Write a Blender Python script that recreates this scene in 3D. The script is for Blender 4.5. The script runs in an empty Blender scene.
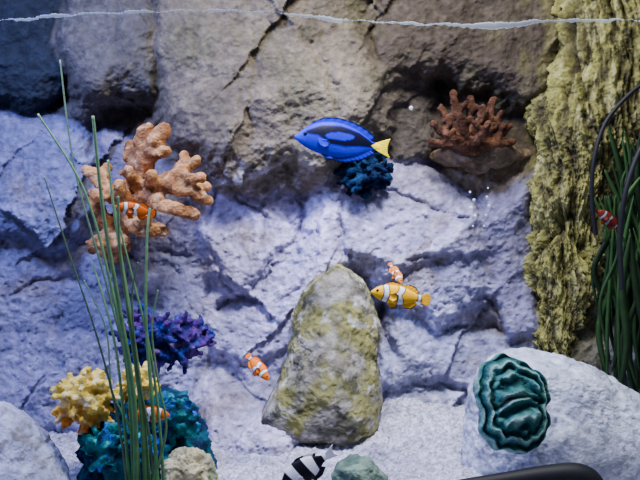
import bpy, bmesh, math, random
import numpy as np
from mathutils import Vector, Matrix

SC = bpy.context.scene
COL = SC.collection
F = 640*40/36.0
D = 7.11
def W(px, py, y=0.0):
    d = y + D
    return Vector(((px-320)/F*d, y, (240-py)/F*d))

# ---------------------------------------------------------------- noise
_r = np.random.RandomState(7)
PERM = _r.permutation(256); PERM = np.concatenate([PERM, PERM, PERM])
GR = _r.normal(size=(256, 3)); GR /= np.linalg.norm(GR, axis=1)[:, None]
RT = _r.uniform(-1, 1, size=(256, 6))
def pnoise(p):
    p = np.asarray(p, dtype=float)
    i = np.floor(p).astype(int); f = p - i
    u = f*f*f*(f*(f*6-15)+10)
    i &= 255
    out = 0
    for dx in (0, 1):
        for dy in (0, 1):
            for dz in (0, 1):
                h = PERM[PERM[PERM[(i[:, 0]+dx) & 255] + ((i[:, 1]+dy) & 255)] + ((i[:, 2]+dz) & 255)]
                g = GR[h]
                d = g[:, 0]*(f[:, 0]-dx)+g[:, 1]*(f[:, 1]-dy)+g[:, 2]*(f[:, 2]-dz)
                w = (u[:, 0] if dx else 1-u[:, 0])*(u[:, 1] if dy else 1-u[:, 1])*(u[:, 2] if dz else 1-u[:, 2])
                out = out + w*d
    return out
def fbm(p, octv=4, gain=0.5, lac=2.03):
    a = 1.0; s = 0; q = np.array(p, dtype=float)
    for k in range(octv):
        s = s + a*pnoise(q + k*17.3); q = q*lac; a *= gain
    return s
def billow(p, octv=4, gain=0.5, lac=2.1):
    a = 1.0; s = 0; q = np.array(p, dtype=float)
    for k in range(octv):
        s = s + a*np.abs(pnoise(q + k*11.7)); q = q*lac; a *= gain
    return s
def facet(u, v, seed=0, tilt=0.9, a=0.55, hr=0.35, bias=(0, 0)):
    iu = np.floor(u).astype(int); iv = np.floor(v).astype(int); out = np.full(u.shape, 1e9)
    for dx in (-1, 0, 1):
        for dy in (-1, 0, 1):
            cu, cv = iu+dx, iv+dy
            r = RT[PERM[PERM[(cu+seed*13) & 255]+((cv+seed*7) & 255)]]
            du = u-(cu+.5+.42*r[:, 0]); dv = v-(cv+.5+.42*r[:, 1])
            out = np.minimum(out, hr*r[:, 4]+(tilt*r[:, 2]+bias[0])*du+(tilt*r[:, 3]+bias[1])*dv+a*(du*du+dv*dv))
    return out
def sstep(a, b, x):
    t = np.clip((x-a)/(b-a), 0, 1); return t*t*(3-2*t)
def mix(a, b, t):
    return np.asarray(a)*(1-t[:, None]) + np.asarray(b)*t[:, None]

# ---------------------------------------------------------------- materials
def mat_attr(name, rough=0.85, bump=0.3, bscale=40, var=0.25, vscale=25, spec=0.2, coat=0.0):
    m = bpy.data.materials.new(name); m.use_nodes = True
    nt = m.node_tree; N = nt.nodes; L = nt.links
    b = N['Principled BSDF']
    at = N.new('ShaderNodeAttribute'); at.attribute_name = 'Col'
    tc = N.new('ShaderNodeTexCoord')
    n1 = N.new('ShaderNodeTexNoise'); n1.inputs['Scale'].default_value = vscale; n1.inputs['Detail'].default_value = 6
    L.new(tc.outputs['Object'], n1.inputs['Vector'])
    mr = N.new('ShaderNodeMapRange'); mr.inputs['From Min'].default_value = 0.3; mr.inputs['From Max'].default_value = 0.7
    mr.inputs['To Min'].default_value = 1-var; mr.inputs['To Max'].default_value = 1+var
    L.new(n1.outputs['Fac'], mr.inputs['Value'])
    mx = N.new('ShaderNodeVectorMath'); mx.operation = 'SCALE'
    L.new(at.outputs['Color'], mx.inputs[0]); L.new(mr.outputs['Result'], mx.inputs['Scale'])
    L.new(mx.outputs[0], b.inputs['Base Color'])
    b.inputs['Roughness'].default_value = rough
    b.inputs['Specular IOR Level'].default_value = spec
    if coat: b.inputs['Coat Weight'].default_value = coat
    if bump:
        n2 = N.new('ShaderNodeTexNoise'); n2.inputs['Scale'].default_value = bscale; n2.inputs['Detail'].default_value = 5
        L.new(tc.outputs['Object'], n2.inputs['Vector'])
        bp = N.new('ShaderNodeBump'); bp.inputs['Strength'].default_value = bump; bp.inputs['Distance'].default_value = 0.05
        L.new(n2.outputs['Fac'], bp.inputs['Height']); L.new(bp.outputs['Normal'], b.inputs['Normal'])
    return m
M_ROCK = mat_attr('rock_surface', 0.92, 0.45, 24, 0.3, 14)
M_CORAL = mat_attr('coral_surface', 0.8, 0.6, 45, 0.2, 30, 0.12)
M_SAND = mat_attr('sand_surface', 0.95, 0.9, 38, 0.3, 45)
M_FISH = mat_attr('fish_skin', 0.5, 0.08, 60, 0.08, 30, 0.15)
M_PLANT = mat_attr('plant_surface', 0.5, 0.1, 30, 0.2, 12, 0.3)
def plain(name, col, rough=0.4, **k):
    m = bpy.data.materials.new(name); m.use_nodes = True
    nt = m.node_tree; b = nt.nodes['Principled BSDF']
    n = nt.nodes.new('ShaderNodeTexNoise'); n.inputs['Scale'].default_value = 12
    r = nt.nodes.new('ShaderNodeValToRGB')
    r.color_ramp.elements[0].color = tuple(c*0.8 for c in col)+(1,); r.color_ramp.elements[1].color = tuple(min(1, c*1.15) for c in col)+(1,)
    nt.links.new(n.outputs['Fac'], r.inputs['Fac']); nt.links.new(r.outputs['Color'], b.inputs['Base Color'])
    b.inputs['Roughness'].default_value = rough
    for kk, v in k.items(): b.inputs[kk.replace('_', ' ')].default_value = v
    return m
M_BLACK = plain('black_rubber', (0.006, 0.006, 0.008), 0.6)
M_BUBBLE = plain('bubble_skin', (0.85, 0.9, 1.0), 0.05, Alpha=0.6)
M_LINE = plain('wet_salt_film', (0.70, 0.80, 0.84), 0.3, Alpha=0.38)

def make(name, V, Fc, mat, cols=None, smooth=True, label=None, cat=None, parent=None, kind=None):
    me = bpy.data.meshes.new(name)
    me.from_pydata(V.tolist() if not isinstance(V, list) else V, [], Fc if isinstance(Fc, list) else Fc.tolist())
    me.update()
    if cols is not None:
        a = me.color_attributes.new('Col', 'FLOAT_COLOR', 'POINT')
        c = np.ones((len(me.vertices), 4)); c[:, :3] = np.clip(cols, 0, 1)
        a.data.foreach_set('color', c.ravel())
    if smooth: me.polygons.foreach_set('use_smooth', [True]*len(me.polygons))
    me.materials.append(mat)
    o = bpy.data.objects.new(name, me); COL.objects.link(o)
    tag(o, label, cat, kind)
    if parent: o.parent = parent
    return o
def tag(o, label=None, cat=None, kind=None, group=None):
    if label: o['label'] = label
    if cat: o['category'] = cat
    if kind: o['kind'] = kind
    if group: o['group'] = group
def gridfaces(nx, ny, wrap=False):
    i = np.arange(nx-1)[:, None]; j = np.arange(ny if wrap else ny-1)[None, :]
    j2 = (j+1) % ny
    a = i*ny+j; b = (i+1)*ny+j; c = (i+1)*ny+j2; d = i*ny+j2
    return np.stack([a+0*j, b+0*j, c, d], -1).reshape(-1, 4)
def recenter(o, c):
    c = Vector(c)
    o.data.transform(Matrix.Translation(-c)); o.location = c

# ---------------------------------------------------------------- back wall
def segd(P, X, Y, closed=False):
    dmin = np.full(X.shape, 1e9); n = len(P)
    for k in range(n if closed else n-1):
        x0, y0 = P[k][:2]; x1, y1 = P[(k+1) % n][:2]
        ex, ey = x1-x0, y1-y0
        t = np.clip(((X-x0)*ex+(Y-y0)*ey)/(ex*ex+ey*ey), 0, 1)
        dmin = np.minimum(dmin, np.hypot(X-x0-t*ex, Y-y0-t*ey))
    return dmin
def polysd(P, X, Y):
    dmin = segd(P, X, Y, True); inside = np.zeros(X.shape, bool); n = len(P)
    for k in range(n):
        x0, y0 = P[k]; x1, y1 = P[(k+1) % n]
        c = (y0 > Y) != (y1 > Y)
        xi = x0+(Y-y0)*(x1-x0)/((y1-y0) if y1 != y0 else 1e-9)
        inside ^= c & (X < xi)
    return np.where(inside, dmin, -dmin)
LAV = (0.385, 0.355, 0.52); LAV2 = (0.26, 0.25, 0.39); BRN = (0.145, 0.12, 0.088); BRN2 = (0.07, 0.056, 0.038)  # browns of the upper wall darkened: its dimmer light put into the colour
DRK = (0.014, 0.019, 0.030); GRY = (0.18, 0.18, 0.21); BLK = (0.008, 0.012, 0.007); LBL = (0.15, 0.16, 0.285)  # DRK and BLK: shade of the dark corners put into the rock colour
BL = [
 ([(66,-90),(150,-90),(158,60),(150,98),(110,90),(82,102),(66,60)], .22, 0, .12, .12, 18, (0.085,0.078,0.074)),
 ([(150,-90),(372,-90),(360,20),(384,70),(380,118),(352,140),(318,162),(285,152),(262,180),(225,182),(190,160),(160,120),(152,60)], .38, .04, .15, .24, 36, BRN),
 ([(366,-90),(565,-90),(555,40),(530,88),(450,84),(400,66),(384,75)], .20, 0, .15, .14, 18, (0.088,0.070,0.052)),
 ([(430,80),(530,95),(535,190),(440,188),(425,140)], -.08, 0, .12, .08, 12, (0.070,0.055,0.042)),
 ([(382,78),(430,84),(432,140),(395,150),(378,120)], .05, 0, .1, .1, 14, (0.105,0.088,0.075)),
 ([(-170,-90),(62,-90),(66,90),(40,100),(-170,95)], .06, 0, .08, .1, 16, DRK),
 ([(-170,114),(30,124),(75,127),(100,200),(60,240),(-170,230)], .13, 0, .20, .07, 16, LBL),
 ([(98,134),(160,152),(210,180),(212,215),(190,250),(120,250),(100,200)], .05, .1, .18, .06, 16, (0.20,0.19,0.30)),
 ([(-170,235),(60,244),(120,250),(200,250),(215,262),(205,330),(190,400),(120,430),(-170,490)], .20, .03, .19, .07, 20, (0.25,0.25,0.40)),
 ([(-170,400),(215,400),(215,560),(-170,560)], .30, 0, .1, .1, 20, LAV2),
 ([(206,190),(262,183),(302,172),(302,215),(280,256),(243,298),(215,270)], .22, -.16, .24, .06, 16, LAV),
 ([(218,278),(245,303),(290,255),(305,180),(345,212),(345,260),(310,290),(290,350),(250,372),(205,345)], .28, .14, .20, .06, 16, LAV),
 ([(200,350),(250,372),(292,352),(300,560),(205,560),(192,400)], .32, .04, .22, .08, 18, (0.34,0.31,0.40)),
 ([(305,170),(350,160),(400,150),(440,190),(478,200),(482,245),(430,262),(396,268),(350,250),(345,210)], .17, -.10, .25, .06, 16, (0.35,0.33,0.48)),
 ([(396,268),(430,262),(482,245),(482,300),(440,318),(395,305)], .17, .08, .25, .06, 16, (0.30,0.30,0.45)),
 ([(482,185),(532,180),(536,330),(500,345),(480,310)], .10, .08, .16, .08, 16, LAV2),
 ([(385,305),(440,318),(500,345),(515,372),(470,380),(430,372),(378,384)], .13, 0, .26, .06, 16, (0.27,0.28,0.41)),
 ([(378,384),(430,372),(470,380),(515,372),(530,560),(385,560)], .17, 0, .24, .08, 18, (0.28,0.29,0.39)),
 ([(515,310),(610,330),(680,370),(700,560),(510,560)], .10, 0, .16, .14, 16, GRY),
]
CR = [([(300,172),(298,215),(282,252),(246,300),(224,318)], 3.5, .08), ([(214,192),(212,250),(222,282),(246,300)], 3.5, .06),
      ([(346,205),(348,256),(398,268),(430,262)], 3.5, .05), ([(205,345),(250,372),(292,352)], 4, .06), ([(480,190),(482,300),(500,345)], 4.5, .07),
      ([(384,310),(388,350),(386,384),(382,420)], 7, .18), ([(62,98),(110,108),(150,116),(185,168)], 13, .28), ([(262,184),(285,158),(318,168)], 6, .07),
      ([(150,-60),(155,60),(150,98)], 5, .09), ([(366,-60),(362,20),(386,75),(382,118)], 6, .09), ([(98,130),(104,200),(60,244)], 4, .06),
      ([(250,60),(262,90),(255,140)], 4, .05), ([(320,40),(335,80),(330,130)], 4, .05), ([(64,-60),(66,95)], 5, .12), ([(232,196),(262,222),(268,252)], 3, .05),
      ([(318,200),(312,250),(270,318)], 3, .05), ([(380,180),(420,212),(470,222)], 3, .05), ([(20,290),(70,282),(110,300)], 4, .06),
      ([(395,305),(440,318),(500,345)], 4, .06), ([(120,252),(170,270),(212,262)], 4, .06), ([(60,330),(130,318),(200,340)], 5, .07), ([(430,90),(530,98)], 12, .18)]
ST = 1.2
gx = np.arange(-160, 800, ST); gy = np.arange(-90, 545, ST)
X, Y = np.meshgrid(gx, gy, indexing='ij'); X = X.ravel(); Y = Y.ravel()
def blur(A, r):
    def b1(A):
        P = np.pad(A, ((r+1, r), (0, 0)), mode='edge'); c = np.cumsum(P, 0)
        return (c[2*r+1:]-c[:-2*r-1])/(2*r+1)
    return b1(b1(A).T).T
def wallH(X, Y):
    p = np.stack([X/100, Y/100, 0*X], -1)
    w1 = fbm(p*1.5+3, 5, .5); w2 = fbm(p*1.5+31, 5, .5)
    wx = X + 22*w1; wy = Y + 22*w2
    low = sstep(130, 215, Y+22*w1)
    H = -0.26+0.26*low - 0.5*sstep(600, 640, X)*sstep(380, 330, Y)
    C = np.tile(np.array(BRN2)*0.8, (len(X), 1))
    C = mix(C, np.array(LAV2)*.8, sstep(150, 210, Y)*sstep(590, 560, X))
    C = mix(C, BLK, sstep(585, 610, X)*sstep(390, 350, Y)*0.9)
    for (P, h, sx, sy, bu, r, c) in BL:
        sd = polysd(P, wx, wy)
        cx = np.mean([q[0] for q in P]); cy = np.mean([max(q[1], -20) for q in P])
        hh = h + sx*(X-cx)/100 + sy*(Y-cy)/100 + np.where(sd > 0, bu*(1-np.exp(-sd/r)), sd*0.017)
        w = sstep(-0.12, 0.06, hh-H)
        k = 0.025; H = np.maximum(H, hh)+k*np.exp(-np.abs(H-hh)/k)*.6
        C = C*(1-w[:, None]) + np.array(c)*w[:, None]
    H += (Y-240)/240*0.10
    H += 0.50*sstep(365, 445, Y)*sstep(180, 215, X)*sstep(372, 320, X+Y*0)
    for P, hw, dp in CR:
        d = segd(P, wx, wy); H = H - dp*np.exp(-(d/hw)**1.4)*(.5+1.0*np.clip(w2+.5, 0, 1))
    ww1 = X+22*w1+3*fbm(p*6, 3); ww2 = Y+22*w2+3*fbm(p*6+9, 3)
    al = (ww1*0.62+ww2*-0.78); ac = (ww1*0.78+ww2*0.62)
    f1 = facet(al/165, ac/90, 1, .8, .42, .3, (0, .2)); f2 = facet(al/74+7, ac/38+3, 2, .9, .38, .35, (0, .25)); f3 = facet(ww1/22+1, ww2/17+5, 3)
    H += 0.31*f1+0.145*f2*(.5+.5*low)+0.022*f3
    q = np.stack([X/100, Y/100, H*0.8], -1)
    b1 = billow(q*np.array([1.9, 2.2, 2])+5, 5, 0.5)
    H += (b1-0.38)*0.055
    rough = fbm(q*11.0+9, 5, 0.65)
    H += 0.021*rough
    H -= 0.020*sstep(.18, .5, fbm(q*15+40, 3))*low
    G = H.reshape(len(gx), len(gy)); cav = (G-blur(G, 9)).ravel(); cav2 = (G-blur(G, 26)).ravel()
    n = fbm(q*2.2+60, 5, 0.6)
    C = C*(1+0.45*n[:, None])
    tan = sstep(0.05, 0.5, fbm(q*1.5+90, 5, 0.62)-cav2*1.2)
    C = mix(C, np.array((0.22, 0.175, 0.145)), tan*0.6*low)
    tn2 = sstep(-0.1, 0.5, fbm(q*1.2+200, 4, 0.6))*(1-low)*sstep(140, 200, X)*sstep(390, 340, X)
    C = mix(C, np.array((0.26, 0.215, 0.15)), tn2*0.6)
    alg = sstep(0.0, 0.5, fbm(q*1.3+120, 4, 0.6))*(1-low)*sstep(100, 200, X)
    C = mix(C, np.array((0.09, 0.09, 0.04)), alg*0.5)
    moss = sstep(478, 545, X+30*w2)*sstep(-.35, .35, fbm(q*np.array([5, 1.6, 2])+210, 4, .6)+(X-530)/120)
    C = mix(C, np.array((0.21, 0.195, 0.075)), moss*.6*sstep(620, 590, X))
    lt = polysd([(425,150),(532,150),(530,178),(495,192),(450,184)], X, Y)
    C = mix(C, np.array((0.24, 0.175, 0.10)), sstep(-5, 5, lt+8*w1)*.75)
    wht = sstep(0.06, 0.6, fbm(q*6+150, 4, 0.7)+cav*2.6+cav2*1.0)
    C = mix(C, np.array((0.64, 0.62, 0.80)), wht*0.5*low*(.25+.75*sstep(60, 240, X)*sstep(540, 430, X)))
    C = C*(0.95+1.6*np.clip(cav, -.14, .08)+0.6*np.clip(cav2, -.25, .12))[:, None]  # relief shading put into the colour: recesses darker, ridges lighter
    C = C*(0.9+0.25*sstep(-.3, .5, rough))[:, None]
    return H, C
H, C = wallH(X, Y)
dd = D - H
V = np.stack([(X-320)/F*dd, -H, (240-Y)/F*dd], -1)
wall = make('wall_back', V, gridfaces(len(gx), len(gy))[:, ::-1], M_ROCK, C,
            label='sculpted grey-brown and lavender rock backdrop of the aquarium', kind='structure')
Hg = H.reshape(len(gx), len(gy))
def wy(px, py):
    i = int(round((px+160)/ST)); j = int(round((py+90)/ST))
    return -Hg[min(max(i, 0), len(gx)-1), min(max(j, 0), len(gy)-1)]

# ---------------------------------------------------------------- sand floor
sx = np.linspace(-4.2, 4.2, 560); sy = np.linspace(-3.4, 0.9, 300)
SX, SY = np.meshgrid(sx, sy, indexing='ij'); SX = SX.ravel(); SY = SY.ravel()
def sandz(x, y):
    p = np.stack([np.atleast_1d(x), np.atleast_1d(y), 0*np.atleast_1d(x)], -1)
    return -1.89 + 0.11*(np.atleast_1d(y)+1.6) + 0.10*fbm(p*1.4, 3) + (0.15*np.exp(-((p[:, 0]-0.85)**2)/0.35))*sstep(-1.3, -0.3, p[:, 1]) - .05*sstep(.1, -.4, p[:, 0])
SZ = sandz(SX, SY)
ps = np.stack([SX, SY, SZ], -1)
SZ = SZ + 0.035*fbm(ps*15, 3, 0.8)
cs = mix((0.36, 0.35, 0.41), (0.70, 0.69, 0.80), sstep(-0.4, 0.4, fbm(ps*20+5, 3, 0.9)))
cs = mix(cs, (0.16, 0.14, 0.13), sstep(0.2, 0.55, fbm(ps*26+50, 2))*0.7)
cs = cs*(1+.35*fbm(ps*2.5+9, 3))[:, None]
make('floor', np.stack([SX, SY, SZ], -1), gridfaces(len(sx), len(sy)), M_SAND, cs,
     label='pale grey coral sand covering the tank bottom', kind='structure')

# ---------------------------------------------------------------- rocks from outline
def ico(level):
    bm = bmesh.new(); bmesh.ops.create_icosphere(bm, subdivisions=level, radius=1)
    v = np.array([x.co[:] for x in bm.verts]); f = [[q.index for q in p.verts] for p in bm.faces]
    bm.free(); return v, f
ICO6 = ico(6); ICO7 = ico(7)
def blob(name, outline, y, depth, amp, freq, seed, colfn, label, cat, mat=None, sq=0.75, tiltz=0.0, planes=0, pmin=.7, hi=False, fine=0.0, PL=None, ok=.35, crag=0.0, cf=1.0, wob=.04):
    v, f = ICO7 if hi else ICO6
    P = [W(a, b, y) for a, b in outline]
    cx = sum(p.x for p in P)/len(P); cz = sum(p.z for p in P)/len(P)
    ang = np.array([math.atan2(p.z-cz, p.x-cx) for p in P]); rad = np.array([math.hypot(p.z-cz, p.x-cx) for p in P])
    o = np.argsort(ang); ang = ang[o]; rad = rad[o]
    ang = np.concatenate([ang-2*np.pi, ang, ang+2*np.pi]); rad = np.concatenate([rad]*3)
    th = np.arctan2(v[:, 2], v[:, 0]); rho = np.hypot(v[:, 0], v[:, 2])
    r = (np.interp(th, ang, rad)*2+np.interp(th+.03, ang, rad)+np.interp(th-.03, ang, rad))/4
    rs = rho**sq
    L = np.stack([r*rs*np.cos(th), np.sign(v[:, 1])*np.abs(v[:, 1])**.8*depth, r*rs*np.sin(th)], -1)
    ext = np.array([rad.mean(), depth, rad.mean()])
    if planes or PL:
        rp = np.random.RandomState(seed)
        U = L/ext; U = U + wob*np.stack([fbm(L*3+k*9, 3) for k in range(3)], -1)
        s = np.ones(len(U))
        if PL:
            for n, off in PL:
                n = np.array(n, float); n /= np.linalg.norm(n); dt = U@n
                s = np.minimum(s, np.where(dt > off, off/np.maximum(dt, 1e-6), 1))
        for k in range(planes):
            n = rp.normal(size=3); n[1] = -abs(n[1])*1.3; n /= np.linalg.norm(n)
            dt = U@n; mx_ = dt.max(); off = mx_*rp.uniform(pmin, .93)
            s = np.minimum(s, np.where(dt > off, off/np.maximum(dt, 1e-6), 1))
        L = np.stack([L[:, 0]*(1-(1-s)*ok), L[:, 1]*s, L[:, 2]*(1-(1-s)*ok)], -1) if PL else L*s[:, None]
    L[:, 1] += tiltz*L[:, 2]
    q = L*freq+seed*7.7
    d = (billow(q, 5, 0.5)-0.35)
    dd_ = amp*d + amp*0.7*fbm(L*freq*0.5 + seed*3.1, 2)
    if crag:
        g1 = L[:, 0]*.8+L[:, 1]*.5+.12*fbm(L*2+5, 3); g2 = L[:, 2]*.9-L[:, 0]*.45+L[:, 1]*.4+.12*fbm(L*2+15, 3)
        dd_ = dd_+crag*facet(g1*2.6*cf, g2*1.8*cf, 5, .9, .5, .4)+crag*.3*facet(g1*8, g2*6, 8, .9, .5, .4)
    if fine: dd_ = dd_ + fine*fbm(L*12+seed, 4, .6)
    L2 = L + v*dd_[:, None]
    C = colfn(L2, v, d)
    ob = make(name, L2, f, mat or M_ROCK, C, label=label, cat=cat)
    ob.location = (cx, y, cz)
    return ob
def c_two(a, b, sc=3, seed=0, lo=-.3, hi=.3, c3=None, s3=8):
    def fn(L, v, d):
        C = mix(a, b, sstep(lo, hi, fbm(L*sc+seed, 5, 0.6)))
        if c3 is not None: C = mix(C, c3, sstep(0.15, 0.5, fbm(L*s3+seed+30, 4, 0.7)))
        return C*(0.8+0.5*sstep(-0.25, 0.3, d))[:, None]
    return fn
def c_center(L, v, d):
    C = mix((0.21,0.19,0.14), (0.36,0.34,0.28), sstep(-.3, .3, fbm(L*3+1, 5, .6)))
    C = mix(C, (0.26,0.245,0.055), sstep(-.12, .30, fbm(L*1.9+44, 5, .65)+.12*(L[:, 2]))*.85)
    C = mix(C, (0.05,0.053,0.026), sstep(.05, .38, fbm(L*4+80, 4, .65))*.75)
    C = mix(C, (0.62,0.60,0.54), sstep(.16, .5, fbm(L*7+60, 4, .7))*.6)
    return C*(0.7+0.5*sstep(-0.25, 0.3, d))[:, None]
blob('rock', [(330,262),(337,254),(348,258),(364,274),(376,298),(380,314),(385,336),(380,360),(382,392),(372,430),(320,444),(278,442),(250,430),(264,404),(280,378),(288,356),(292,334),(296,304),(306,284)],
     -0.58, 0.62, 0.02, 3.2, 3, c_center, 'angular wedge-shaped grey rock with mossy olive patches', 'rock', tiltz=0.24, hi=True, fine=.024, ok=.22, crag=.05, cf=1.6, sq=.6, wob=.03,
     PL=[((-1,-.9,.35),.34),((.9,-1,.15),.36),((.1,-1,.55),.44),((-.1,-1,-.6),.62),((-.6,-1,-.6),.56),((.6,-1,1.1),.50)])
blob('boulder', [(470,480),(466,440),(470,412),(480,384),(496,362),(514,351),(550,354),(584,362),(622,384),(652,402),(690,430),(705,470),(700,530),(600,540),(480,530)],
     -1.35, 0.66, 0.015, 1.8, 9, c_two((0.44,0.47,0.60),(0.68,0.71,0.84),2.5,2,c3=(0.34,0.36,0.44)),
     'large blue-grey boulder with flat planes carrying a ruffled clam', 'rock', hi=True, fine=.022, crag=.05, cf=1.0, sq=.56, wob=.02,
     PL=[((-.2,-1,1.1),.42),((.5,-1,.8),.42),((-1,-.8,.1),.60),((.1,-1,.0),.56),((.3,-.3,1.2),.66),((.8,-.9,-.2),.62)])
blob('boulder', [(-60,424),(-10,406),(8,412),(26,430),(40,448),(56,468),(66,490),(66,540),(-60,540)],
     -1.75, 0.40, 0.02, 2.0, 12, c_two((0.44,0.47,0.60),(0.68,0.71,0.84),2.5,8,c3=(0.40,0.38,0.38)),
     'angular whitish lavender boulder standing on the sand', 'rock', fine=.020, crag=.05, cf=1.0, sq=.58, PL=[((.8,-1,.8),.42),((-.2,-1,.7),.5),((.6,-1,-.2),.58)])
blob('reef_rock', [(80,432),(96,412),(120,402),(150,396),(180,400),(198,420),(206,440),(204,470),(190,510),(90,510),(82,470)],
     -1.30, 0.36, 0.16, 3.5, 15, c_two((0.004,0.016,0.04),(0.008,0.10,0.13),5,3,c3=(0.02,0.07,0.30),s3=6),
     'rough teal and deep blue encrusted reef rock with corals on it', 'rock', mat=M_CORAL, fine=.05)
blob('stone', [(162,470),(170,456),(186,448),(204,450),(216,464),(218,482),(200,500),(168,500)],
     -1.82, 0.14, 0.07, 5, 19, c_two((0.42,0.40,0.25),(0.60,0.54,0.30),5,3,c3=(0.20,0.24,0.12)),
     'small yellowish knobbly stone at the foot of the teal reef', 'rock', fine=.03, planes=8)
blob('stone', [(332,480),(336,466),(347,459),(362,460),(380,470),(390,482),(388,500),(334,500)],
     -1.62, 0.18, 0.04, 5, 21, c_two((0.08,0.13,0.10),(0.15,0.22,0.15),5,9),
     'low mossy grey-green stone on the sand', 'rock', fine=.02, planes=6)
blob('rock_ledge', [(424,154),(440,150),(480,149),(515,149),(532,151),(528,157),(512,163),(490,168),(462,167),(440,162)],
     wy(480,160)-0.04, 0.34, 0.03, 4, 25, c_two((0.14,0.10,0.06),(0.28,0.21,0.13),4,9),
     'thin yellow-brown rock ledge supporting a branching brown coral', 'rock', planes=6, fine=.022)

# ---------------------------------------------------------------- right column
nz, na = 680, 600
t = np.linspace(0, 1, nz)[:, None]; a = np.linspace(0, 2*np.pi, na, endpoint=False)[None, :]
pyv = -60 + 425*t
xl = np.interp(pyv, [-60, 0, 20, 60, 110, 150, 190, 230, 265, 300, 335, 365], [566, 560, 546, 550, 530, 538, 524, 534, 520, 530, 518, 534])
xr = np.interp(pyv, [-60, 20, 80, 120, 160, 200, 260, 320, 365], [800, 780, 745, 690, 634, 610, 602, 582, 556])
yc = 0.12
dd = D+yc
cx = ((xl+xr)/2-320)/F*dd; rr = (xr-xl)/2/F*dd; zz = (240-pyv)/F*dd
pp = np.stack([(cx+rr*np.cos(a)).ravel(), (yc+0.36*np.sign(np.sin(a))*np.abs(np.sin(a))+0*zz).ravel(), (zz+0*a).ravel()], -1)
q = pp*np.array([8.5, 8.5, 1.0]); q[:, 0] += 1.2*fbm(pp*1.3, 3); q[:, 0] += .9*pp[:, 2]
b = billow(q+4, 4, 0.6); fine = fbm(pp*np.array([12, 12, 6]), 4, 0.7)
q2 = pp*np.array([2.6, 2.6, 0.6]); q2[:, 0] += .4*fbm(pp*1.1+4, 3)+.25*pp[:, 2]
gap = 1-np.clip(np.abs(fbm(q2+33, 3))/.11, 0, 1)
nx_ = np.stack([(np.cos(a)+0*zz).ravel(), (np.sin(a)+0*zz).ravel(), 0*(zz+0*a).ravel()], -1)
big = fbm(pp*np.array([1.6, 1.6, 1.3])+13, 3)
dsp = (b-0.35)*0.13 + fine*0.05 + .20*big - .08*gap
VV = pp + nx_*dsp[:, None]
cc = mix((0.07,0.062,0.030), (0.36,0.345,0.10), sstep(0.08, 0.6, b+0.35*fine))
patch = sstep(0.0, .45, fbm(pp*np.array([2.6, 2.6, .8])+70, 4, .6))
cc = mix(cc, (0.085,0.07,0.048), patch*.6)
cc = mix(cc, (0.60,0.58,0.26), sstep(0.08, 0.55, fbm(pp*np.array([12,12,2.6])+30, 4, .7))*0.65*(1-.5*patch))
cc = mix(cc, (0.03,0.027,0.018), gap*.4)
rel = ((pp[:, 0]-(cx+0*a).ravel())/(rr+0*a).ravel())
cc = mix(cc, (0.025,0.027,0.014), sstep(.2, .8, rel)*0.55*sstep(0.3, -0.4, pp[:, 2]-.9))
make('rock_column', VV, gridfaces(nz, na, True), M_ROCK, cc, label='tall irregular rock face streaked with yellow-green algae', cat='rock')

# ---------------------------------------------------------------- corals
SPH2 = ico(2)
def branch_mesh(branches, voxel, smooth_it=3):
    Vs = []; n0 = len(SPH2[0])
    for pts, rad in branches:
        for k in range(len(pts)-1):
            p0, p1, r0, r1 = pts[k], pts[k+1], rad[k], rad[k+1]
            n = max(2, int((p1-p0).length/(0.35*min(r0, r1)))+1)
            for s in range(n+1):
                tt = s/n
                Vs.append(SPH2[0]*(r0+(r1-r0)*tt)+np.array(p0.lerp(p1, tt)))
    f2 = np.array(SPH2[1]); fs = (f2[None]+(np.arange(len(Vs))*n0)[:, None, None]).reshape(-1, 3)
    me = bpy.data.meshes.new('tmp'); me.from_pydata(np.concatenate(Vs).tolist(), [], fs.tolist()); me.update()
    o = bpy.data.objects.new('tmp', me); COL.objects.link(o)
    m = o.modifiers.new('r', 'REMESH'); m.mode = 'VOXEL'; m.voxel_size = voxel
    m2 = o.modifiers.new('s', 'SMOOTH'); m2.factor = 0.5; m2.iterations = smooth_it
    dg = bpy.context.evaluated_depsgraph_get(); ev = o.evaluated_get(dg); me2 = ev.to_mesh()
    n = len(me2.vertices); v = np.empty(n*3); me2.vertices.foreach_get('co', v); v = v.reshape(-1, 3)
    nn = np.empty(n*3); me2.vertices.foreach_get('normal', nn); nn = nn.reshape(-1, 3)
    f = [list(p.vertices) for p in me2.polygons]
    ev.to_mesh_clear(); bpy.data.objects.remove(o); bpy.data.meshes.remove(me)
    return v, nn, f
def coral(name, branches, voxel, amp, freq, colfn, label, origin, cat='coral'):
    v, nn, f = branch_mesh(branches, voxel)
    d = fbm(v*freq+3, 3, 0.6)
    v2 = v+nn*(amp*d)[:, None]
    C = colfn(v2, nn, d)
    o = make(name, v2, f, M_CORAL, C, label=label, cat=cat)
    recenter(o, origin)
    return o
rnd = random.Random(5)
def br(pl, y0, radpx):
    pts = []; rad = []
    for k, q in enumerate(pl):
        y = y0 + (q[2] if len(q) > 2 else 0)
        pts.append(W(q[0], q[1], y)); r = radpx[k] if isinstance(radpx, (list, tuple)) else radpx
        rad.append(r/F*(y+D))
    return pts, rad
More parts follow.
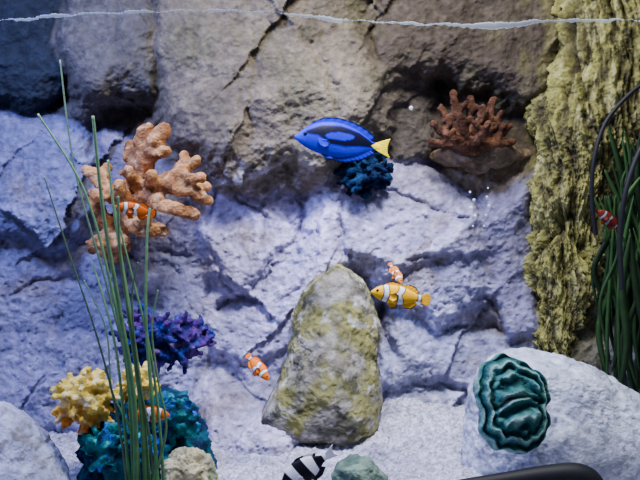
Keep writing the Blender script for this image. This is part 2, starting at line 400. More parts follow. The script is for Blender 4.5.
def nubs(branches, n, lf, rf, seed):
    r = random.Random(seed); out = []
    for _ in range(n):
        pts, rad = r.choice(branches); k = r.randrange(len(pts)-1); t = r.random()
        p = pts[k].lerp(pts[k+1], t); ra = rad[k]+(rad[k+1]-rad[k])*t
        d = Vector((r.uniform(-1, 1), r.uniform(-1, .3), r.uniform(-.6, 1))).normalized()
        ln = ra*lf*r.uniform(.8, 1.35); s = r.uniform(.8, 1.15)
        out.append(([p, p+d*ln], [ra*rf*.85*s, ra*rf*1.1*s]))
    return branches+out
y0 = wy(130, 210)-0.34
oc = [br([(112,250,.2),(116,238),(120,224),(128,206),(134,190),(140,176),(143,162)], y0, [13,12,12,11.5,11,10.5,9.5]),
      br([(140,176),(149,156,-.12),(156,142,-.2),(163,130,-.22)], y0, [10.5,9.5,9,8]), br([(143,162),(141,146,-.1),(147,130,-.12)], y0, [9.5,9,8]), br([(141,168),(130,156,0),(129,145,.02)], y0, [8.5,7,6]),
      br([(150,156,-.12),(165,152,-.22)], y0, [8,6.5]),
      br([(128,206),(145,194,-.16),(160,184,-.3),(174,174,-.32),(186,166,-.3),(197,161,-.28)], y0, [11,10,9,8,7,6]),
      br([(160,184,-.3),(178,188,-.42),(192,192,-.42),(207,200,-.4)], y0, [9,8.5,7.5,6]),
      br([(145,194,-.16),(162,204,-.4),(178,210,-.46),(194,214,-.45)], y0, [9.5,8.5,7.5,6.5]),
      br([(174,174,-.32),(190,178,-.46),(201,178,-.46)], y0, [7,6.5,5.5]),
      br([(186,166,-.3),(184,156,-.2)], y0, [6.5,5.5]),
      br([(192,192,-.42),(206,186,-.25)], y0, [6.5,5]),
      br([(122,218),(137,226,-.3),(150,229,-.38),(164,231,-.4)], y0, [10,8.5,7.5,6.5]), br([(137,226,-.3),(148,216,-.5)], y0, [7.5,6.5]),
      br([(128,206),(114,194,-.12),(103,184,-.12),(94,175,-.1),(87,170,-.1)], y0, [10.5,9,7.5,6.5,5]), br([(105,184,-.12),(102,173,-.05),(107,166,0)], y0, [7,5.5,5]),
      br([(114,194,-.12),(103,197,-.3),(93,192,-.3)], y0, [7.5,6.5,5]),
      br([(128,206),(124,196,-.3),(118,186,-.42)], y0, [9,7.5,6.5]), br([(134,190),(134,180,-.25),(130,172,-.32)], y0, [9,7.5,6.5]), br([(150,188,-.2),(152,176,-.42)], y0, [8,6.5]),
      br([(118,228),(106,220,-.1),(98,208,-.15),(95,199,-.15)], y0, [10.5,8.5,7,6]), br([(115,238),(102,240,-.15),(94,245,-.15),(92,250,-.1)], y0, [11,8.5,7,6]), br([(114,240),(124,244,-.25)], y0, [10,9]),
      br([(112,250,.2),(118,245,.4),(125,240,.6)], y0, [12,12,14])]
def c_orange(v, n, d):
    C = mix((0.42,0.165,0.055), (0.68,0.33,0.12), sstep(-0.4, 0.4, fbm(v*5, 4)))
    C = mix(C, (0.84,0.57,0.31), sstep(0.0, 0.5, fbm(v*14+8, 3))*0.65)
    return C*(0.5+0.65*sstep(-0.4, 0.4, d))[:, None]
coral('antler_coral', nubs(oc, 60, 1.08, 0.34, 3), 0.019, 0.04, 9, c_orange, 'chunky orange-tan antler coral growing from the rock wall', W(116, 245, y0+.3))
yb = wy(480, 150)-0.30
bc = []
tips = [(431,142,.0),(434,124,-.05),(441,108,.05),(453,93,.0),(471,98,.05),(483,107,-.1),(494,100,.04),(501,114,-.05),(509,126,0),(512,142,-.05),(460,116,-.2),(488,124,-.22),(446,134,-.2)]
for i, (x, y, dy) in enumerate(tips):
    bx = 470+(x-470)*0.35; by = 148-(148-y)*0.35
    bc.append(br([(470+(x-470)*.12,151,.02),(bx,by,dy*.5),(470+(x-470)*.8,148-(148-y)*.68,dy*.8),(x,y,dy)], yb, [7,5,4.6,4.0]))
    bc.append(br([(bx+(x-bx)*.5,by+(y-by)*.5,dy*.7),(bx+(x-bx)*.5+rnd.uniform(-9,9),by+(y-by)*.5-8,dy*.7-.04)], yb, [4.2,3.3]))
def c_brown(v, n, d):
    C = mix((0.07,0.03,0.017), (0.17,0.078,0.042), sstep(-0.3, 0.4, fbm(v*8, 3)))
    return mix(C, (0.34,0.20,0.12), sstep(0.2, 0.6, fbm(v*16, 3))*0.45)
coral('antler_coral', bc, 0.015, 0.02, 16, c_brown, 'reddish-brown branching antler coral on a rock ledge', W(470, 150, yb))
def bush(cx, cy, rx, ry, y0, n, r0, r1, seed, depth=0.25, smin=.72):
    r = random.Random(seed); out = []
    g = math.pi*(3-math.sqrt(5))
    for i in range(n):
        t = (i+.5)/n; z = 1-1.15*t; rad = math.sqrt(max(0, 1-z*z)); th = g*i + r.uniform(-.3, .3)
        dx, dz, dyy = rad*math.cos(th), rad*math.sin(th), -z
        s = r.uniform(smin, 1.08)
        tx, ty = cx+dx*rx*s, cy-dz*ry*s
        mid = (cx+dx*rx*.5+r.uniform(-3, 3), cy-dz*ry*.5, dyy*depth*.6)
        out.append(br([(cx+dx*rx*.1, cy+ry*.15-dz*ry*.1, 0.03), mid, (tx, ty, dyy*depth*s)], y0, [r0*1.4, r0, r1]))
    return out
def c_navy(v, n, d):
    C = mix((0.002,0.006,0.03), (0.004,0.028,0.075), sstep(-0.3, 0.4, fbm(v*6, 3)))
    return mix(C, (0.01,0.07,0.18), sstep(0.15, 0.6, fbm(v*14, 3))*0.6)
yn = wy(364,176)-0.12
coral('bush_coral', bush(363,173,28,23,yn,80,3.0,3.0,4,.3,.6), 0.013, 0.045, 16, c_navy, 'dark navy-blue knobbly bush coral on the rock wall', W(364,190,yn))
def c_purple(v, n, d):
    C = mix((0.008,0.010,0.09), (0.10,0.035,0.22), sstep(-0.3, 0.3, fbm(v*4, 3)))
    C = mix(C, (0.012,0.06,0.34), sstep(0.0, 0.4, fbm(v*7+4, 3))*0.7)
    return mix(C, (0.27,0.14,0.34), sstep(0.25, 0.55, fbm(v*8+40, 3))*0.5)
yp = -0.76
pc = bush(150,340,42,40,yp,64,3.0,2.3,31,.22,.5)+bush(184,342,30,30,yp+.05,44,2.8,2.2,33,.18,.45)+bush(196,332,18,18,yp+.12,20,2.6,2.0,35,.12,.5)
for k in range(100):
    pts, rad = rnd.choice(pc[:128]); p = pts[1].lerp(pts[2], rnd.uniform(.2, .9))
    pc.append(([p, p+Vector((rnd.uniform(-.11,.11), rnd.uniform(-.08,.03), rnd.uniform(-.03,.12)))], [rad[2]*1.0, rad[2]*.9]))
pc.append(br([(156,352,0),(150,378,-.1),(145,400,-.3),(140,420,-.5)], yp, [9,9,9,9]))
coral('branching_coral', pc, 0.013, 0.025, 14, c_purple, 'wide bushy blue-violet coral behind the grass', W(158,378,yp))
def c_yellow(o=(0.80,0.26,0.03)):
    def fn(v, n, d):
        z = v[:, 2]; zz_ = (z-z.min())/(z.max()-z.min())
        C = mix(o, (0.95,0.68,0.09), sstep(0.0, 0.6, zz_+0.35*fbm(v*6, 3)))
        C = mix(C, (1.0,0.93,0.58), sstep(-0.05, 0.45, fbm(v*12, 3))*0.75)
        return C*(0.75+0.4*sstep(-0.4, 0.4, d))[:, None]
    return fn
yy = -1.42
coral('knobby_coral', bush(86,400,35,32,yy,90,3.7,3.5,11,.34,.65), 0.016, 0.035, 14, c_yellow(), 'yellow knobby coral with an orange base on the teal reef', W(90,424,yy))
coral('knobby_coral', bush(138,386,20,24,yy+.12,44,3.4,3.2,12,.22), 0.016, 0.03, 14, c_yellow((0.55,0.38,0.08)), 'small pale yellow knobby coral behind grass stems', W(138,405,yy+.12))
def c_teal(v, n, d):
    C = mix((0.004,0.024,0.045), (0.014,0.22,0.22), sstep(-0.2, 0.35, fbm(v*5, 3)))
    C = mix(C, (0.02,0.18,0.80), sstep(0.10, 0.38, fbm(v*4.5+40, 3))*0.8)
    return mix(C, (0.08,0.72,0.74), sstep(0.10, 0.38, fbm(v*9+40, 3))*0.8)
coral('bush_coral', bush(176,420,25,26,-1.60,80,3,2.8,15,.18,.5), 0.015, 0.045, 10, c_teal, 'teal and bright blue fine-branched coral on the reef rock', W(178,440,-1.62))
coral('bush_coral', bush(106,450,26,28,-1.62,80,3,2.8,16,.16,.5), 0.015, 0.045, 10, c_teal, 'dark teal fine-branched coral low on the reef rock', W(108,470,-1.66))
coral('bush_coral', bush(150,452,22,24,-1.58,60,3,2.8,17,.16,.5), 0.015, 0.045, 10, c_teal, 'dark blue-green fine-branched coral at the reef base', W(150,470,-1.62))

# ---------------------------------------------------------------- ruffled clam
def clam():
    nr, nt_ = 280, 700
    r = np.linspace(0, 1, nr)[:, None]; th = np.linspace(0, 2*np.pi, nt_, endpoint=False)[None, :]
    yb = -2.0
    OUT = [(479,376),(488,362),(504,354),(522,358),(532,366),(545,378),(549,398),(545,412),(548,426),(540,440),(524,450),(504,450),(488,444),(479,430),(480,412),(477,395)]
    P = [W(a, b, yb) for a, b in OUT]; cx = sum(p.x for p in P)/len(P); cz = sum(p.z for p in P)/len(P)
    ang = np.array([math.atan2(p.z-cz, p.x-cx) for p in P]); rad = np.array([math.hypot(p.z-cz, p.x-cx) for p in P])
    o = np.argsort(ang); ang = ang[o]; rad = rad[o]
    ang = np.concatenate([ang-2*np.pi, ang, ang+2*np.pi]); rad = np.concatenate([rad]*3)
    tw = (th+np.pi) % (2*np.pi)-np.pi
    R = (np.interp(tw, ang, rad)*2+np.interp(tw+.06, ang, rad)+np.interp(tw-.06, ang, rad))/4
    ruff = 0.03*np.sin(th*9+2*np.sin(th*3))+0.008*np.sin(th*22+1)
    x = R*r*np.cos(th)*(1+ruff*r); z = R*r*np.sin(th)*(1+ruff*r)
    xf, zf = x.ravel(), z.ravel()
    p = np.stack([xf, zf, 0*xf], -1)
    w = fbm(p*2.2+12, 3); w2 = fbm(p*4+30, 3)
    rr_ = (r+0*th).ravel(); tt = (th+0*r).ravel()
    mouth = zf-.02-.35*xf+1.1*xf*xf+.16*w
    s1 = np.abs(mouth)
    wig = .8*np.sin(tt*9+6*w+5*w2)*sstep(.15, .6, rr_)
    ph1 = (s1/0.135+w*.9)*2*np.pi + wig
    ph2 = ((1-rr_)/.23)*2*np.pi + 2.6*w2 + wig
    rimw = sstep(.45, .75, rr_)
    f1_ = (0.5+0.5*np.cos(ph1)); f2_ = (0.5+0.5*np.cos(ph2))
    fold = (f1_*(1-rimw)+f2_*rimw)**.9
    slit = np.exp(-(s1/.02)**2)*sstep(.85, .6, rr_)
    h = 0.15*(1-rr_**2.5) + 0.065*fold + .035*w2 - .05*slit
    h = h - 0.11*np.clip((rr_-.95)/.05, 0, 1)**2
    C = mix((0.015,0.075,0.075), (0.06,0.22,0.195), sstep(0.05, 0.7, fold))
    C = mix(C, (0.34,0.56,0.49), sstep(0.72, 0.99, fold)*.65)
    C = mix(C, (0.09,0.30,0.29), sstep(0.0, 0.5, fbm(p*9, 3))*0.35)
    C = mix(C, (0.006,0.03,0.035), slit*.7)
    V = np.stack([xf, -h, zf], -1)
    nrow = len(V)
    f = gridfaces(nr, nt_, True).tolist()
    Vb = np.stack([xf*0.97, 0.22*(1-rr_**2), zf*0.97], -1)
    V = np.concatenate([V, Vb]); C = np.concatenate([C, np.tile((0.03,0.12,0.10), (nrow, 1))])
    f += [[i+nrow for i in q][::-1] for q in gridfaces(nr, nt_, True).tolist()]
    s = (nr-1)*nt_
    for k in range(nt_):
        k2 = (k+1) % nt_; f.append([s+k, s+nrow+k, s+nrow+k2, s+k2])
    ob = make('giant_clam', V, f, M_CORAL, C, label='ruffled grey-teal and green clam resting on the pale boulder', cat='clam')
    ob.location = (cx, yb, cz); ob.rotation_euler = (math.radians(-16), 0, 0)
clam()

# ---------------------------------------------------------------- tubes / plants
def tube(name, pts, rad, mat, parent=None, cols=None, seg=10, flat=1.0, label=None, cat=None, samples=60, taper=None, caps=True):
    P = [Vector(p) for p in pts]
    Q = []
    n = len(P)
    for s in range(samples+1):
        u = s/samples*(n-1); i = min(int(u), n-2); t = u-i
        p0 = P[max(i-1, 0)]; p1 = P[i]; p2 = P[i+1]; p3 = P[min(i+2, n-1)]
        Q.append(0.5*((2*p1)+(p2-p0)*t+(2*p0-5*p1+4*p2-p3)*t*t+(3*p1-p0-3*p2+p3)*t**3))
    V = []; side = Vector((1, 0, 0))
    for s, c in enumerate(Q):
        tg = (Q[min(s+1, samples)]-Q[max(s-1, 0)]).normalized()
        a = side-tg*side.dot(tg)
        if a.length < 0.3: a = Vector((0, 0, 1))-tg*tg.z
        a.normalize(); b = tg.cross(a)
        f = s/samples; r = rad*(taper(f) if taper else 1)
        for k in range(seg):
            th = 2*math.pi*k/seg
            V.append(tuple(c+a*math.cos(th)*r+b*math.sin(th)*r*flat))
    Fc = gridfaces(samples+1, seg, True).tolist()
    if caps: Fc += [list(range(seg)), list(range(samples*seg, (samples+1)*seg))[::-1]]
    C = None
    if cols is not None:
        f = np.repeat(np.linspace(0, 1, samples+1), seg)
        C = mix(cols[0], cols[1], f)
    return make(name, V, Fc, mat, C, label=label, cat=cat, parent=parent)
def empty(name, loc, label, cat):
    e = bpy.data.objects.new(name, None); e.location = loc; e.empty_display_size = 0.1; COL.objects.link(e); tag(e, label, cat); return e
G1 = ((0.07,0.22,0.06), (0.22,0.42,0.20))
G2 = ((0.07,0.16,0.06), (0.17,0.28,0.17))
tp = lambda f: 1.0-0.5*f
e = empty('aquarium_grass', (0,0,0), 'tall thin green plastic grass stems rising beside the corals', 'plant')
stems = [([(136,492),(134,400),(118,300),(103,210),(93,116)], 2.9, G1),
 ([(134,492),(128,380),(112,290),(84,190),(38,114)], 2.0, G1),
 ([(140,492),(132,390),(108,290),(75,170),(60,60)], 1.6, G2),
 ([(128,492),(118,420),(98,340),(68,250),(44,176)], 1.3, G2),
 ([(150,492),(142,400),(128,300),(116,225),(108,160)], 2.2, G1),
 ([(158,492),(152,400),(146,320),(147,240),(150,208)], 2.1, G1),
 ([(146,492),(140,400),(128,310),(120,250),(118,196)], 2.4, G1),
 ([(164,492),(160,430),(150,350),(128,260),(110,190)], 1.7, G1),
 ([(130,492),(124,420),(116,350),(104,300),(92,262)], 1.8, G1),
 ([(154,492),(150,440),(138,370),(132,300),(138,262)], 1.5, G2),
 ([(150,492),(166,430),(158,380),(152,330),(158,290)], 1.4, G1),
 ([(138,492),(130,430),(112,390),(106,330),(84,280)], 1.3, G1)]
for i, (pl, r, g) in enumerate(stems):
    yb_ = -2.26+0.02*((i*7) % 5)
    pts = [W(x, y, yb_+0.04*k*((i % 3)-1)) for k, (x, y) in enumerate(pl)]
    tube('grass_stem', pts, r/F*5.0, M_PLANT, parent=e, cols=g, seg=8, taper=tp)
e2 = empty('aquarium_grass', (0,0,0), 'trailing dark green strap-leaf plant in the shadowed corner', 'plant')
rg = random.Random(3)
for i in range(92):
    x0 = rg.uniform(604, 672); y0_ = rg.uniform(110, 270); ln = rg.uniform(100, 230)
    if x0 < 622: y0_ = max(y0_, 195)
    yb_ = -0.74+rg.uniform(-.12, .12); bx = rg.uniform(-12, 12)
    ye = min(y0_+ln, 402)
    pts = [W(x0+rg.uniform(-8, 8), ye, yb_+.05), W(x0+bx, y0_+(ye-y0_)*.66, yb_), W(x0-bx*.6, y0_+(ye-y0_)*.33, yb_-.04), W(x0+rg.uniform(-22, 18), y0_, yb_-.06)]
    k = rg.uniform(.3, 1.2)
    tube('grass_blade', pts, rg.uniform(1.8, 4.4)/F*6.4, M_PLANT, parent=e2, cols=((0.012*k,0.040*k,0.010*k), (0.040*k,0.11*k,0.024*k)), seg=4, flat=.03, samples=24, taper=lambda f: .05+.95*math.sin(min(1,f*1.0)*math.pi)**.6)
tube('air_hose', [W(655,78,-1.0), W(632,92,-1.0), W(606,122,-1.0), W(594,160,-1.0), W(592,200,-.95), W(596,235,-.9)], 2.2/F*6.2, M_BLACK, label='thin black hose curving down beside the rock column', cat='hose')
tube('air_hose', [W(660,120,-1.15), W(640,150,-1.15), W(626,190,-1.15), W(620,235,-1.1), W(622,290,-1.05)], 2.6/F*6.1, M_BLACK, label='black cable hanging among dark plant leaves', cat='hose')
tube('dark_reflection', [W(410,500,-2.35), W(450,489,-2.4), W(500,482,-2.4), W(545,476,-2.4), W(576,475,-2.4), W(592,484,-2.4), W(600,510,-2.4)], 12/F*4.7, M_BLACK, label='dark reflection before the pale boulder, modelled as a matte black tube', cat='glass_reflection', seg=24, taper=lambda f: .45+.55*min(1, f*1.5))  # dark reflection in the front glass, modelled as a solid tube
lp = []
NL = 180
_nr = np.random.RandomState(4)
for k in range(NL+1):
    px = -70+820*k/NL
    lp.append(W(px, np.interp(px, [-70,0,80,200,270,340,420,500,545,620,750], [25,21,14,10,12,20,24,26,21,20,22])+.6*math.sin(k*.65)+.7*_nr.uniform(-1, 1), -2.3))
_tn = _nr.uniform(-.45, .45, 900)
def thick(f):
    px = -70+820*f
    return max(.10, 0.6+0.3*math.sin(f*57)+0.3*math.sin(f*131)+_tn[int(f*800)]+1.8*math.exp(-((px-500)/50)**2)+.7*math.exp(-((px-330)/22)**2)+.3*math.exp(-((px-600)/30)**2)+.5*math.exp(-((px-60)/40)**2))
wl = tube('water_line', lp, 1.25/F*4.8, M_LINE, label='thin whitish waterline film along the tank top', cat='waterline', samples=800, taper=thick, flat=.15)
wl['kind'] = 'stuff'

# bubbles
bv, bf = ico(3)
bme = None
for i, (x, y, r) in enumerate([(470,192,1.2),(474,200,1.6),(471,208,2.2),(475,216,1.8),(487,197,1.3),(489,206,1.6),(486,215,1.1),(473,226,1.0),(488,188,1.0),(484,226,1.0),(411,108,2.0)]):
    if bme is None:
        ob = make('bubble', bv, bf, M_BUBBLE, label='tiny bright air bubble rising in the water', cat='bubble'); bme = ob
    else:
        ob = bme.copy(); COL.objects.link(ob)
    ob.location = W(x, y, -1.0); ob.scale = (r/F*6.1,)*3; ob['group'] = 'rising air bubbles'

# ---------------------------------------------------------------- fish
ESPH = ico(3)
def fish(name, label, head, tail, yh, yt, prof, colfn, fins, eye, width=0.16, up=(0, 0, 1), bend=0.0, group=None, zs=1.0):
    xs = np.array([p[0] for p in prof]); tops = np.array([p[1] for p in prof]); bots = np.array([p[2] for p in prof])
    n, m = 150, 64
    X1 = np.linspace(0, 1, n)**1.25*xs[-1]
    def sm(v):
        w = 0.012
        return sum(np.interp(X1+w*k, xs, v) for k in (-2, -1, 0, 1, 2))/5
    T = sm(tops); B = sm(bots); T[0] = B[0] = (T[0]+B[0])/2
    cz = (T+B)/2; hh = (T-B)/2
    hmax = hh.max()
    wd = width*0.5*(hh/hmax)**0.85*(1-0.45*np.clip((X1-.3)/.5, 0, 1))
    th = np.linspace(0, 2*np.pi, m, endpoint=False)
    ct = np.cos(th); st = np.sin(th)
    Yb = wd[:, None]*np.sign(ct)[None]*np.abs(ct)[None]**0.9
    Zb = cz[:, None]+hh[:, None]*st[None]
    Xb = X1[:, None]+0*Yb
    def bendy(x): return bend*(x-.3)**2
    V = np.stack([-(Xb-.5).ravel(), (Yb+bendy(Xb)).ravel(), Zb.ravel()*zs], -1)
    C = colfn(Xb.ravel(), Zb.ravel())
    f = gridfaces(n, m, True).tolist(); f += [list(range(m))[::-1], list(range((n-1)*m, n*m))]
    ob = make(name, V, f, M_FISH, C, label=label, cat='fish')
    for (fn, base, tip, col, yo, sp) in fins:
        nu, nv = 40, 16
        def res(pl):
            pl = np.array(pl, float); d = np.r_[0, np.cumsum(np.hypot(*np.diff(pl, axis=0).T))]; u = np.linspace(0, d[-1], nu)
            return np.stack([np.interp(u, d, pl[:, 0]), np.interp(u, d, pl[:, 1])], -1)
        b0 = res(base); t0 = res(tip); v = np.linspace(0, 1, nv)[None, :, None]
        G = b0[:, None]*(1-v)+t0[:, None]*v
        gxx, gzz = G[..., 0], G[..., 1]
        uu = np.linspace(0, 1, nu)[:, None]+0*gxx; vv = v[..., 0]+0*gxx
        gy_ = bendy(gxx)+yo+sp*vv+0.004*np.sin(uu*60)*vv
        c = col(uu.ravel(), vv.ravel())
        fo = make(fn, np.stack([-(gxx-.5).ravel(), gy_.ravel(), gzz.ravel()*zs], -1), gridfaces(nu, nv), M_FISH, c, parent=ob)
        so = fo.modifiers.new('t', 'SOLIDIFY'); so.thickness = 0.008; so.offset = 0
    ex, ez, er, ring = eye
    wx_ = float(np.interp(ex, X1, wd)); hz = float(np.interp(ex, X1, hh)); cz_ = float(np.interp(ex, X1, cz))
    yw = wx_*math.sqrt(max(0, 1-((ez-cz_)/hz)**2))
    for s in (-1, 1):
        v = ESPH[0]; c = mix(ring, (0.005, 0.005, 0.008), sstep(0.5, 0.62, np.abs(v[:, 1])))
        make('eye', v*np.array([er, er*.6, er])+np.array([-(ex-.5), s*(yw-er*.1)+bendy(ex), ez*zs]), ESPH[1], M_FISH, c, parent=ob)
    Hd = W(head[0], head[1], yh); Tl = W(tail[0], tail[1], yt)
    xa = (Hd-Tl); Ln = xa.length; xa.normalize()
    u = Vector(up); za = (u-xa*u.dot(xa)).normalized(); ya = za.cross(xa)
    ob.matrix_world = Matrix.Translation((Hd+Tl)/2) @ Matrix((xa, ya, za)).transposed().to_4x4() @ Matrix.Scale(Ln, 4)
    if group: ob['group'] = group
    return ob
CP = [(0,-.01,-.02),(.02,.025,-.05),(.08,.085,-.095),(.16,.135,-.135),(.27,.165,-.165),(.4,.175,-.175),(.52,.16,-.165),(.63,.125,-.13),(.72,.085,-.085),(.79,.062,-.062),(.84,.062,-.062),(.86,.04,-.04)]
def clown_cols(org, dim=1.0, tail_black=True):
    blk = np.array((0.01, 0.01, 0.01)); wh = np.array((0.85, 0.87, 0.9))
    def body(x, z):
        C = np.tile(np.array(org), (len(x), 1))
        C = mix(C, np.array(org)*np.array((1.05, 1.25, 1.4)), sstep(-.02, -.16, z)*.5)
        for c, w, bl in ((.235, .038, .3), (.50, .045, .9), (.80, .022, 0)):
            cc_ = c + (-.05*np.exp(-((z)/.06)**2) if bl == .9 else .015*np.cos(z*14))
            d = np.abs(x-cc_)
            C = mix(C, blk, sstep(w+.022, w+.012, d)); C = mix(C, wh, sstep(w+.004, w-.004, d))
        return C*dim
    def fin(u, v):
        C = np.tile(np.array(org), (len(u), 1))
        return mix(C, blk, sstep(.78, .86, v))*dim
    def tfin(u, v):
        C = np.tile(np.array(org), (len(u), 1))
        return (C if not tail_black else mix(C, blk, sstep(.78, .86, v)))*dim
    return body, fin, tfin
def clown(label, head, tail, yh, yt, org=(0.95, 0.27, 0.02), dim=1.0, tb=True, **k):
    b, fc, tc_ = clown_cols(org, dim, tb)
    fins = [('dorsal_fin', [(.2,.14),(.35,.165),(.5,.155),(.64,.115),(.74,.075)], [(.24,.19),(.34,.235),(.46,.215),(.54,.205),(.62,.23),(.72,.20),(.80,.11)], fc, 0, 0),
            ('anal_fin', [(.54,-.155),(.64,-.12),(.73,-.08)], [(.60,-.23),(.70,-.225),(.79,-.12)], fc, 0, 0),
            ('tail_fin', [(.83,.058),(.83,0),(.83,-.058)], [(.93,.12),(.985,.09),(1.0,0),(.985,-.09),(.93,-.12)], tc_, 0, 0),
            ('pelvic_fin', [(.30,-.155),(.38,-.165)], [(.36,-.27),(.46,-.24),(.45,-.19)], fc, 0.01, 0.02),
            ('pectoral_fin', [(.29,.0),(.285,-.05),(.30,-.09)], [(.37,.035),(.44,-.0),(.44,-.08),(.37,-.13)], fc, .075, .07),
            ('pectoral_fin', [(.29,.0),(.285,-.05),(.30,-.09)], [(.37,.035),(.44,-.0),(.44,-.08),(.37,-.13)], fc, -.075, -.07)]
    return fish('clownfish', label, head, tail, yh, yt, CP, b, fins, (.095, .035, .026, (0.7, 0.3, 0.05)), width=.19, **k)
GR_ = 'clownfish swimming in the tank'
clown('bright yellow-orange clownfish with white bands near the mossy rock', (371,291), (430,300), -1.5, -1.45, (1.0,0.52,0.005), tb=False, group=GR_, bend=.1, zs=.88)
clown('orange clownfish swimming in front of the antler coral', (115,206), (157,214), -1.9, -1.8, (0.80,0.15,0.01), group=GR_, bend=-.15, zs=.9)
clown('small orange clownfish diving at an angle near the lavender rock', (269,380), (245,353), -1.3, -1.2, (0.90,0.20,0.01), group=GR_, bend=.25, up=(1,0,.6), zs=.85)
clown('orange clownfish passing behind the grass stems', (170,415), (127,413), -2.05, -2.08, (0.90,0.20,0.01), group=GR_, zs=.95)
clown('tiny orange clownfish reflection, nearly upright, modelled as a fish', (402,284), (389,262), -1.0, -.8, (0.65,0.20,0.03), group=GR_, up=(1,0,.4), zs=.7)  # mirror image of a clownfish, modelled as a separate small fish
clown('dim reddish clownfish hidden among dark plant leaves', (598,210), (620,230), -1.0, -.98, (0.5,0.05,0.03), dim=.3, group=GR_, up=(1,0,1))  # all colours scaled down: shade of the dark corner put into the fish
TP = [(0,.0,-.02),(.03,.035,-.055),(.08,.10,-.10),(.15,.165,-.14),(.25,.215,-.18),(.38,.235,-.20),(.5,.22,-.19),(.62,.175,-.155),(.72,.11,-.10),(.79,.055,-.055),(.84,.042,-.042),(.87,.045,-.045),(.88,.03,-.03)]
def tang_body(x, z):
    C = np.tile(np.array((0.0, 0.0, 0.50)), (len(x), 1))
    C = mix(C, (0.0,0.010,0.85), sstep(-.03, -.16, z)*.8)
    C = mix(C, (0.0,0.006,0.70), sstep(.14, .02, x))
    blk = (0.001, 0.001, 0.012)
    topc = np.interp(x, [.06, .12, .25, .45, .65, .8], [.06, .10, .18, .20, .145, .05])
    botc = np.interp(x, [.06, .12, .22, .35, .5, .65, .8], [.035, .03, .02, -.07, -.08, -.05, -.04])
    ins = sstep(0, .025, topc-z)*sstep(0, .025, z-botc)*sstep(.06, .09, x)*sstep(.885, .87, x)
    oval = sstep(1.2, .85, ((x-.44)/.15)**2+((z-.055-.1*(x-.45))/.05)**2)
    C = mix(C, blk, ins*(1-oval))
    yl = sstep(0, .01, x-(.78+1.2*np.abs(z)))
    return mix(C, (1.0,0.78,0.0), yl)
def tf(u, v):
    C = np.tile(np.array((0.0,0.0,0.42)), (len(u), 1)); return mix(C, (0.0,0.002,0.03), sstep(.65, .85, v))
def ty(u, v): return np.tile(np.array((1.0,0.80,0.0)), (len(u), 1))
def tp_(u, v):
    C = np.tile(np.array((0.0,0.004,0.60)), (len(u), 1)); return mix(C, (0.0,0.003,0.06), sstep(.8, .9, v))
tfins = [('dorsal_fin', [(.13,.15),(.25,.21),(.4,.23),(.55,.20),(.68,.135),(.78,.06)], [(.16,.19),(.27,.275),(.42,.295),(.57,.27),(.72,.205),(.83,.11)], tf, 0, 0),
         ('anal_fin', [(.38,-.195),(.5,-.185),(.65,-.14),(.78,-.06)], [(.42,-.25),(.54,-.255),(.70,-.20),(.83,-.10)], tf, 0, 0),
         ('tail_fin', [(.83,.042),(.83,0),(.83,-.042)], [(.99,.12),(.97,.06),(.965,0),(.97,-.06),(1.0,-.12)], ty, 0, 0),
         ('pelvic_fin', [(.27,-.18),(.33,-.19)], [(.34,-.245),(.41,-.23)], tf, .01, .01),
         ('pectoral_fin', [(.22,-.01),(.22,-.05),(.24,-.08)], [(.31,-.02),(.34,-.05),(.33,-.09),(.29,-.11)], tp_, .06, .02),
         ('pectoral_fin', [(.22,-.01),(.22,-.05),(.24,-.08)], [(.31,-.02),(.34,-.05),(.33,-.09),(.29,-.11)], tp_, -.06, -.02)]
fish('blue_tang', 'electric blue tang with black markings and yellow tail', (295,136), (392,148), -1.35, -1.15, TP, tang_body, tfins, (.095, .04, .020, (0.01,0.03,0.2)), width=.13, bend=-.1, zs=.79)
DP = [(0,.0,-.02),(.03,.05,-.06),(.1,.14,-.14),(.2,.22,-.2),(.33,.26,-.24),(.46,.25,-.23),(.58,.2,-.18),(.68,.13,-.11),(.75,.075,-.07),(.82,.065,-.06),(.83,.05,-.05)]
def dm(x, z):
    C = np.tile(np.array((0.88,0.90,0.94)), (len(x), 1)); blk = (0.004,0.004,0.008)
    C = mix(C, blk, sstep(.075, .065, np.abs(x-.14+.25*z)))
    C = mix(C, blk, sstep(.085, .075, np.abs(x-.42+.15*z)))
    return mix(C, blk, sstep(.075, .065, np.abs(x-.70)))
def dfc(u, v): return np.tile(np.array((0.01,0.01,0.014)), (len(u), 1))
def dfw(u, v):
    C = np.tile(np.array((0.85,0.87,0.9)), (len(u), 1)); return mix(C, (0.01,0.01,0.014), np.maximum(sstep(.18, .22, u)*sstep(.58, .54, u), sstep(.88, .92, u)))
def dtc(u, v): return np.tile(np.array((0.80,0.82,0.86)), (len(u), 1))
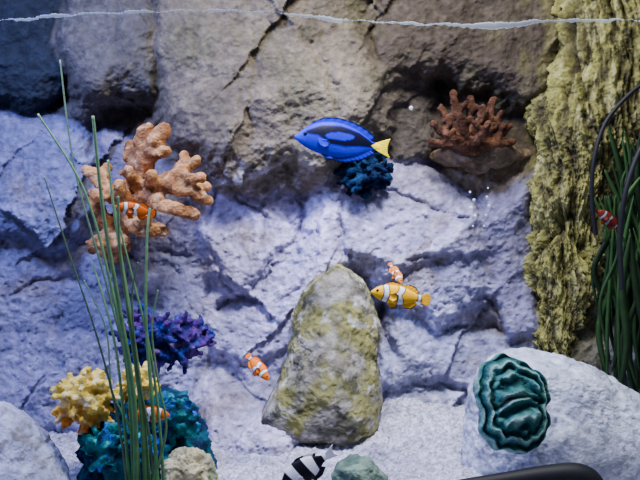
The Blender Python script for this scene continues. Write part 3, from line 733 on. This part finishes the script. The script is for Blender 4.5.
dfins = [('dorsal_fin', [(.25,.23),(.4,.255),(.55,.215),(.68,.13)], [(.28,.26),(.42,.29),(.58,.255),(.71,.17)], dfw, 0, 0),
         ('anal_fin', [(.45,-.23),(.58,-.18),(.68,-.11)], [(.5,-.29),(.62,-.27),(.73,-.17)], dfc, 0, 0),
         ('tail_fin', [(.81,.06),(.81,-.06)], [(1.0,.13),(.95,.05),(.95,-.05),(1.0,-.12)], dtc, 0, 0),
         ('pelvic_fin', [(.3,-.22),(.37,-.23)], [(.38,-.34),(.46,-.31)], dfc, .01, .02),
         ('pectoral_fin', [(.27,-.02),(.27,-.06)], [(.33,.0),(.36,-.04),(.33,-.08)], dtc, .09, .02),
         ('pectoral_fin', [(.27,-.02),(.27,-.06)], [(.33,.0),(.36,-.04),(.33,-.08)], dtc, -.09, -.02)]
fish('humbug_damselfish', 'white damselfish with bold black bands low over the sand', (281,486), (336,450), -2.15, -2.1, DP, dm, dfins, (.11, .04, .028, (0.02,0.02,0.02)), width=.2, zs=.80)

# ---------------------------------------------------------------- light & camera
def area(name, loc, tgt, sx_, sy_, en, col):
    l = bpy.data.lights.new(name, 'AREA'); l.shape = 'RECTANGLE'; l.size = sx_; l.size_y = sy_; l.energy = en; l.color = col
    o = bpy.data.objects.new(name, l); COL.objects.link(o); o.location = loc
    o.rotation_euler = (Vector(tgt)-Vector(loc)).to_track_quat('-Z', 'Y').to_euler(); return o
def spot(name, loc, tgt, ang, blend, en, col, rad=.25):
    l = bpy.data.lights.new(name, 'SPOT'); l.spot_size = math.radians(ang); l.spot_blend = blend; l.energy = en; l.color = col; l.shadow_soft_size = rad
    o = bpy.data.objects.new(name, l); COL.objects.link(o); o.location = loc
    o.rotation_euler = (Vector(tgt)-Vector(loc)).to_track_quat('-Z', 'Y').to_euler(); return o
area('aquarium_light', (0.3,-2.5,4.4), (0.3,-0.6,-1.2), 2.6, 0.9, 330, (1.0,0.97,0.95))
spot('aquarium_spot', (1.0,-2.8,4.3), (0.1,-0.5,-1.0), 44, 1.0, 2900, (0.70,0.73,1.0), .45)
spot('aquarium_spot', (2.4,-3.2,4.0), (2.4,-1.2,-1.6), 40, 1.0, 850, (0.80,0.88,1.0), .3)
area('blue_light', (-3.0,-2.6,3.2), (-1.5,-0.4,-1.1), 1.0, 1.0, 340, (0.34,0.42,1.0))
wd_ = bpy.data.worlds.new('world'); SC.world = wd_; wd_.use_nodes = True
wd_.node_tree.nodes['Background'].inputs[0].default_value = (0.34,0.37,0.64,1); wd_.node_tree.nodes['Background'].inputs[1].default_value = 0.34
cam = bpy.data.cameras.new('camera'); cam.lens = 40; cam.sensor_width = 36
co = bpy.data.objects.new('camera', cam); COL.objects.link(co); co.location = (0,-D,0); co.rotation_euler = (math.pi/2,0,0)
SC.camera = co
